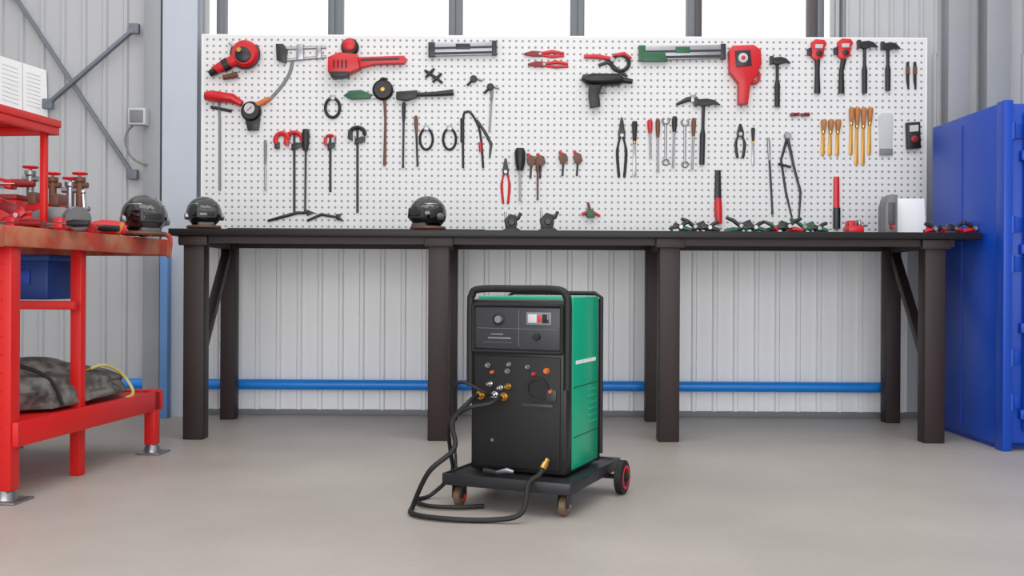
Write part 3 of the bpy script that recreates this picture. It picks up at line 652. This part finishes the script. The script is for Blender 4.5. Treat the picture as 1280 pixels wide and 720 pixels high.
b=t.part('handle','dkgreen'); t.poly(b,[(430,120),(438,114),(452,113),(466,119),(462,124),(440,125)],.02,0,.003)
b=t.part('blade','steel'); t.poly(b,[(464,120),(482,121),(464,124)],.004,.006,0)
t.done()
t=T('tin_snips','black tin snips with round head on the pegboard','snips')
b=t.part('head','black'); t.disc(b,(479,113),13,.025); b=t.part('pivot','brass'); t.disc(b,(479,113),3,.006,.025)
b=t.part('handle','brown'); t.bar(b,[(481,124),(482,150),(481,207)],[4,3,4]); b=t.part('blade','gunmetal'); t.bar(b,[(474,102),(478,98),(484,99)],3)
t.done()
t=T('mallet','dark long handled mallet mounted sideways on the pegboard','mallet')
b=t.part('handle','gunmetal'); t.bar(b,[(520,119),(545,118),(567,116)],[5,6,8],.9); b=t.part('head','black'); t.poly(b,[(496,116),(522,114),(522,123),(508,127),(496,125)],.035,0,.003)
t.done()
driver(505,128,210,.3,5,'black',504,'gunmetal'); driver(520,145,208,.35,5,'brown',522,'gunmetal')
for (x,y,a) in ((537,92,-.6),(546,98,.5)):
    t=T('spring_clip','small dark metal clip hooked on the pegboard','clip','small clips on the pegboard'); b=t.part('jaw','gunmetal'); t.bar(b,[(x-6,y-4),(x,y),(x+7,y+6)],[3,4,3]); b=t.part('arm','gunmetal'); t.bar(b,[(x-5,y+5),(x,y),(x+6,y-6)],[3,4,3]); t.done()
for x,y in ((592,99),(613,109)):
    t=T('hose_fitting','small dark fitting hooked on the pegboard','fitting','small fittings on the pegboard'); b=t.part('body','gunmetal'); t.disc(b,(x,y),4.5,.02); b=t.part('stem','black'); t.bar(b,[(x-3,y+3),(x-8,y+8)],3); b=t.part('stem','steel'); t.bar(b,[(x+3,y-1),(x+11,y+2)],2.6); t.done()
driver(615,112,165,.3,4,'grey',612)
for x,y in ((533,174),(562,174)): ringtool(x,y,8,13,'black oval ring wrench hanging on the pegboard',w=3.2,nm='ring_wrench')
t=T('pry_hook','thin dark hooked pry tool on the pegboard','hook'); b=t.part('shaft','gunmetal'); t.bar(b,[(579,210),(579,150),(583,140),(590,143),(600,165),(604,210)],3,.8,0,8,4); b=t.part('tip','black'); t.bar(b,[(578,148),(578,178)],5,.8); t.done()
t=T('sickle_hook','small dark curved hook tool with red tip on pegboard','hook'); b=t.part('blade','gunmetal'); t.bar(b,[(596,150),(606,165),(614,180),(612,198)],[3,4,4,2],.6,0,8,0); b=t.part('grip','red'); t.bar(b,[(600,178),(601,190)],4); t.done()
driver(332,175,238,.5,4,'grey'); 
barclamp(368,164,266,'red',13,'red headed bar clamp with long steel bar on the pegboard')
t=T('c_clamp','small red hook clamp hanging on the pegboard','clamp','clamps on the pegboard'); b=t.part('frame','red'); t.ring(b,(353,175),8,6,8,0,(0,220)); b=t.part('foot','gunmetal'); t.poly(b,[(344,178),(350,178),(350,186),(344,186)],.02); t.done()
driver(383,162,266,.26,10,'black',382,'gunmetal')
barclamp(413,164,240,'red',8)
barclamp(447,157,266,'black',12)
t=T('pry_bar','dark bent pry bar hung low on the pegboard','pry bar'); b=t.part('bar','gunmetal'); t.bar(b,[(335,276),(350,272),(372,266),(384,266)],[3,4,4,3],.8); b=t.part('claw','black'); t.poly(b,[(384,262),(394,266),(384,270)],.012); t.done()
t=T('tire_iron','dark forked iron bar hung low on the pegboard','iron bar'); b=t.part('bar','gunmetal'); t.bar(b,[(384,276),(402,268),(424,272)],[3,4,3],.8); b=t.part('fork','black'); t.poly(b,[(420,268),(428,267),(425,271),(430,276),(421,275)],.012); t.done()
pliers(632,198,255,'red',8); driver(650,186,252,.42,14,'black'); driver(672,196,250,.35,6,'brown',672,'brown')
for x,y in ((664,199),(676,199),(704,196),(722,196)):
    t=T('clamp_clip','small brown and red clip hanging on the pegboard','clip','brown clips on the pegboard'); b=t.part('jaw','brown'); t.poly(b,[(x-6,y),(x-1,y-5),(x+4,y-3),(x+6,y+5),(x,y+10),(x-4,y+7)],.02,0,.003); b=t.part('tip','red'); t.bar(b,[(x-4,y-7),(x-2,y+1)],4,.9,.004); b=t.part('tail','gunmetal'); t.bar(b,[(x,y+8),(x-1,y+24)],2.6); t.done()
pliers(777,147,222,'black',9); chisel(793,152,222,'black',7,.35)
driver(812,150,198,.35,7,'red',813); driver(822,149,215,.35,6,'brown',822)
wrench(832,148,205,9); driver(843,146,210,.3,7,'black',841); wrench(856,150,208,9); driver(867,148,212,.35,6,'brown',865)
hammer(879,124,206,22,col='gunmetal',lean=-2,label='pick hammer with curved dark head hanging on the pegboard')
t=T('pickaxe_head','dark curved pick head mounted on the pegboard','pick'); b=t.part('head','gunmetal'); t.bar(b,[(845,131),(858,125),(870,122)],[3,6,6],.8); b=t.part('collar','steel'); t.poly(b,[(863,119),(869,119),(869,128),(863,128)],.022); t.done()
pliers(925,155,198,'black',9)
chisel(941,160,208,'black',5,.35)
t=T('rasp','large black file with red grip hanging above the bench','file'); b=t.part('blade','black'); t.bar(b,[(897,213),(897,250)],[7,9],.5); b=t.part('grip','red'); t.bar(b,[(897,248),(897,262),(898,280)],[8,10,8],.8); t.done()
driver(960,172,268,.3,4,'steel',965,'gunmetal'); 
t=T('divider_calipers','tall steel divider calipers hanging on the pegboard','calipers'); b=t.part('leg','gunmetal'); t.bar(b,[(985,168),(976,200),(982,240),(990,274)],[4,3,3,2],.8,0,8,0); b=t.part('leg','gunmetal'); t.bar(b,[(983,168),(992,210),(1000,240),(998,274)],[4,3,3,2],.8,.006,8,0); b=t.part('pivot','steel'); t.disc(b,(984,170),4.5,.02); b=t.part('spring','black'); t.bar(b,[(972,205),(988,209)],3,1,.006); t.done()
t=T('rasp','slim black file with red grip hanging above the bench','file'); b=t.part('blade','red'); t.bar(b,[(1045,221),(1045,262)],[7,8],.6); b=t.part('grip','black'); t.bar(b,[(1045,260),(1045,286)],[9,9],.8); t.done()
for x in (993,1006):
    t=T('clamp_pad','small red pad clip on the pegboard','clip','red clips on the pegboard'); b=t.part('pad','darkred'); t.poly(b,[(x-6,142),(x+5,141),(x+6,145),(x-5,146)],.015); b=t.part('pin','gunmetal'); t.disc(b,(x,143),1.6,.02); t.done()
for x in (1029,1038,1047): chisel(x,150,196,'wood',8,.3,x-1)
for x in (1064,1071,1079,1087): chisel(x,135,208 if x>1070 and x<1085 else 195,'wood',7.5,.3,x-1)
t=T('taping_knife','grey steel rectangular scraper plate on the pegboard','scraper'); b=t.part('blade','lightgrey'); t.poly(b,[(1098,145),(1102,141),(1114,141),(1116,146),(1115,193),(1099,193)],.006,0,.001); b=t.part('spine','grey'); t.poly(b,[(1099,186),(1115,186),(1115,194),(1099,194)],.014); t.done()
t=T('multimeter','small black handheld meter hanging on the pegboard','meter'); b=t.part('body','black'); t.poly(b,[(1131,154),(1148,153),(1149,186),(1132,187)],.03,0,.006); b=t.part('display','lightgrey'); t.poly(b,[(1134,158),(1145,157),(1145,165),(1134,166)],.003,.03,.0); b=t.part('dial','darkred'); t.disc(b,(1140,175),4.5,.008,.03); t.done()

# ================= ON THE BENCH =================
t=T('steel_channel','long dark steel channel bar lying along the bench','steel bar')
xa=W(288,0,4.9).x; xb=W(608,0,4.9).x
b=t.part('web','benchtop'); bb(b,xa,xb,4.86,4.94,BT,BT+.008); 
for y in (4.86,4.932): b=t.part('flange','gunmetal'); bb(b,xa,xb,y,y+.008,BT+.008,BT+.03)
t.done(restz=BT)
NM={'dkgreen':'green','gunmetal':'grey'}
def sclamp(x,s,col,tip,Y,flip=1):
    c1=NM.get(col,col);c2=NM.get(tip,tip)
    t=T('spring_clamp',f'{c1} spring clamp with {c2} grips lying on the bench top','clamp','spring clamps on the bench',Y=Y); y=285
    f=lambda L:[(x+flip*a,b_) for a,b_ in L]
    b=t.part('jaw',col); t.poly(b,f([(-s,y-3),(-s*.6,y-s*.85),(0,y-s*.6),(4,y-2),(-s*.4,y-3)]),.03,0,.003)
    b=t.part('handle',col); t.bar(b,f([(-2,y-s*.3),(s*.5,y-s*.8),(s,y-s*1.0)]),[5,5,4],1.1)
    b=t.part('handle',tip); t.bar(b,f([(-2,y-2),(s*.5,y-3),(s*1.1,y-1)]),[5,6,5],1.1)
    b=t.part('pivot','steel'); t.disc(b,(x,y-s*.4),3,.034)
    b=t.part('pad',tip); t.bar(b,f([(-s-1,y-5),(-s+3,y-1)]),[5,6],1.2)
    t.done(restz=BT)
for x,s,c,tp,Y,fl_ in ((850,12,'black','dkgreen',4.42,1),(868,17,'black','black',4.55,-1),(886,12,'gunmetal','black',4.45,1),(925,18,'gunmetal','dkgreen',4.5,-1),(943,12,'black','dkgreen',4.42,1),(968,13,'dkgreen','black',4.5,-1),(985,16,'black','red',4.42,1),(1004,17,'dkgreen','black',4.55,-1),(1022,11,'gunmetal','dkgreen',4.44,1),(1166,11,'black','red',4.45,-1),(1192,14,'gunmetal','red',4.5,1),(1216,12,'black','red',4.42,-1)):
    sclamp(x,s,c,tp,Y,fl_)
def stand(x,y0,w,h,col,acc,lab):
    t=T('toggle_clamp',lab,'clamp','upright clamps on the bench',Y=4.6); y=285
    b=t.part('base',col); t.poly(b,[(x-w*.5,y),(x-w*.5,y-4),(x-w*.2,y-6),(x+w*.3,y-6),(x+w*.5,y-3),(x+w*.5,y)],.05,0,.003)
    b=t.part('body',col); t.poly(b,[(x-w*.35,y-4),(x-w*.45,y-h*.6),(x-w*.1,y-h*.9),(x+w*.25,y-h*.8),(x+w*.3,y-h*.4),(x+w*.2,y-4)],.04,.005,.004)
    b=t.part('arm',acc); t.bar(b,[(x,y-h*.55),(x+w*.35,y-h*.7),(x+w*.5,y-h*.95)],[6,5,4],.9,.02)
    b=t.part('screw','steel'); t.bar(b,[(x-w*.3,y-3),(x-w*.38,y-h)],3,1,.03)
    b=t.part('knob',acc); t.disc(b,(x-w*.02,y-h*.5),4.5,.012,.045)
    t.done(restz=BT)
stand(640,285,22,26,'black','gunmetal','black upright toggle clamp standing on the bench'); stand(685,285,24,28,'black','gunmetal','black wide toggle clamp standing on the bench')
t=T('toggle_clamp','small red and green clamp hung low on the pegboard','clamp'); b=t.part('arm','red'); t.bar(b,[(727,268),(738,264),(750,270)],[4,5,3]); b=t.part('body','dkgreen'); t.poly(b,[(733,262),(741,262),(743,272),(733,272)],.03,.004,.002); b=t.part('lever','brown'); t.bar(b,[(737,263),(735,253)],[4,3]); t.done()
t=T('small_vise','small red vise with steel jaws on the bench','vise',Y=4.5)
b=t.part('base','red'); c=W(1067,281,4.5); box(b,c,(.07,.08,.035),None,.008); box(b,c+Vector((-.015,0,.025)),(.03,.06,.03),None,.006)
b=t.part('jaw','steel'); box(b,c+Vector((.018,0,.03)),(.012,.06,.025),None,.002)
b=t.part('screw','steel'); sweep(b,[c+Vector((.02,0,.02)),c+Vector((.06,0,.02))],.006,8); t.done(restz=BT)
t=T('bench_grinder_guard','grey rounded metal tool housing standing on the bench','grinder',Y=4.7)
c=W(1108,262,4.7); b=t.part('housing','grey'); prism(b,[c+Vector((-.022,-.05,-.1)),c+Vector((.035,-.05,-.1)),c+Vector((.035,-.05,.085)),c+Vector((.01,-.05,.088)),c+Vector((-.012,-.05,.07)),c+Vector((-.022,-.05,.03))],(0,.1,0),.008)
b=t.part('knob','red'); lathe(b,c+Vector((.005,-.05,-.06)),(0,-1,0),[(0,.01),(.02,.008)],12)
b=t.part('side_plate','castiron'); box(b,c+Vector((.006,-.052,0)),(.03,.006,.1),None,.002)
t.done(restz=BT)
t=T('metal_sheet','bent bright white metal sheet standing upright on the bench','metal sheet',Y=4.75)
c=W(1138,264,4.75); b=t.part('sheet','white'); R=Matrix.Rotation(math.radians(-8),3,'X'); box(b,c,(.135,.006,.175),R,.001)
b=t.part('foot_flange','lightgrey'); box(b,c+Vector((0,-.04,-.088)),(.135,.1,.005),None,.001)
t.done(restz=BT)

# ================= LIGHT / CAMERA =================
w=bpy.data.worlds.new('World'); bpy.context.scene.world=w; w.use_nodes=True; bg=w.node_tree.nodes['Background']; bg.inputs[0].default_value=(1,1,1,1); bg.inputs[1].default_value=1.15
def area(nm,loc,rot,sx,sy,e,col=(1,1,1)):
    d=bpy.data.lights.new(nm,'AREA'); d.shape='RECTANGLE'; d.size=sx; d.size_y=sy; d.energy=e; d.color=col
    o=bpy.data.objects.new(nm,d); link(o); o.location=loc; o.rotation_euler=[math.radians(a) for a in rot]
area('overhead_fill',(-.8,1.8,3.9),(15,0,0),3,1.5,30); area('overhead_fill',(1.2,2.8,3.9),(10,0,0),2.5,1.2,20)  # added overhead fill lights for soft brightness
area('front_fill',(0,-1.8,1.3),(90,0,0),5.5,2.4,145,(1,.99,.98))  # fill light added behind the camera, not a door; brightens wall under bench
cd=bpy.data.cameras.new('Camera'); co=bpy.data.objects.new('Camera',cd); link(co); co.location=(0,0,CH); co.rotation_euler=(math.radians(90),-TH,0)
cd.sensor_width=36; cd.lens=36*F/1280; cd.shift_y=-8/1280; bpy.context.scene.camera=co
vs=bpy.context.scene.view_settings; vs.view_transform='Standard'; vs.look='None'; vs.exposure=0
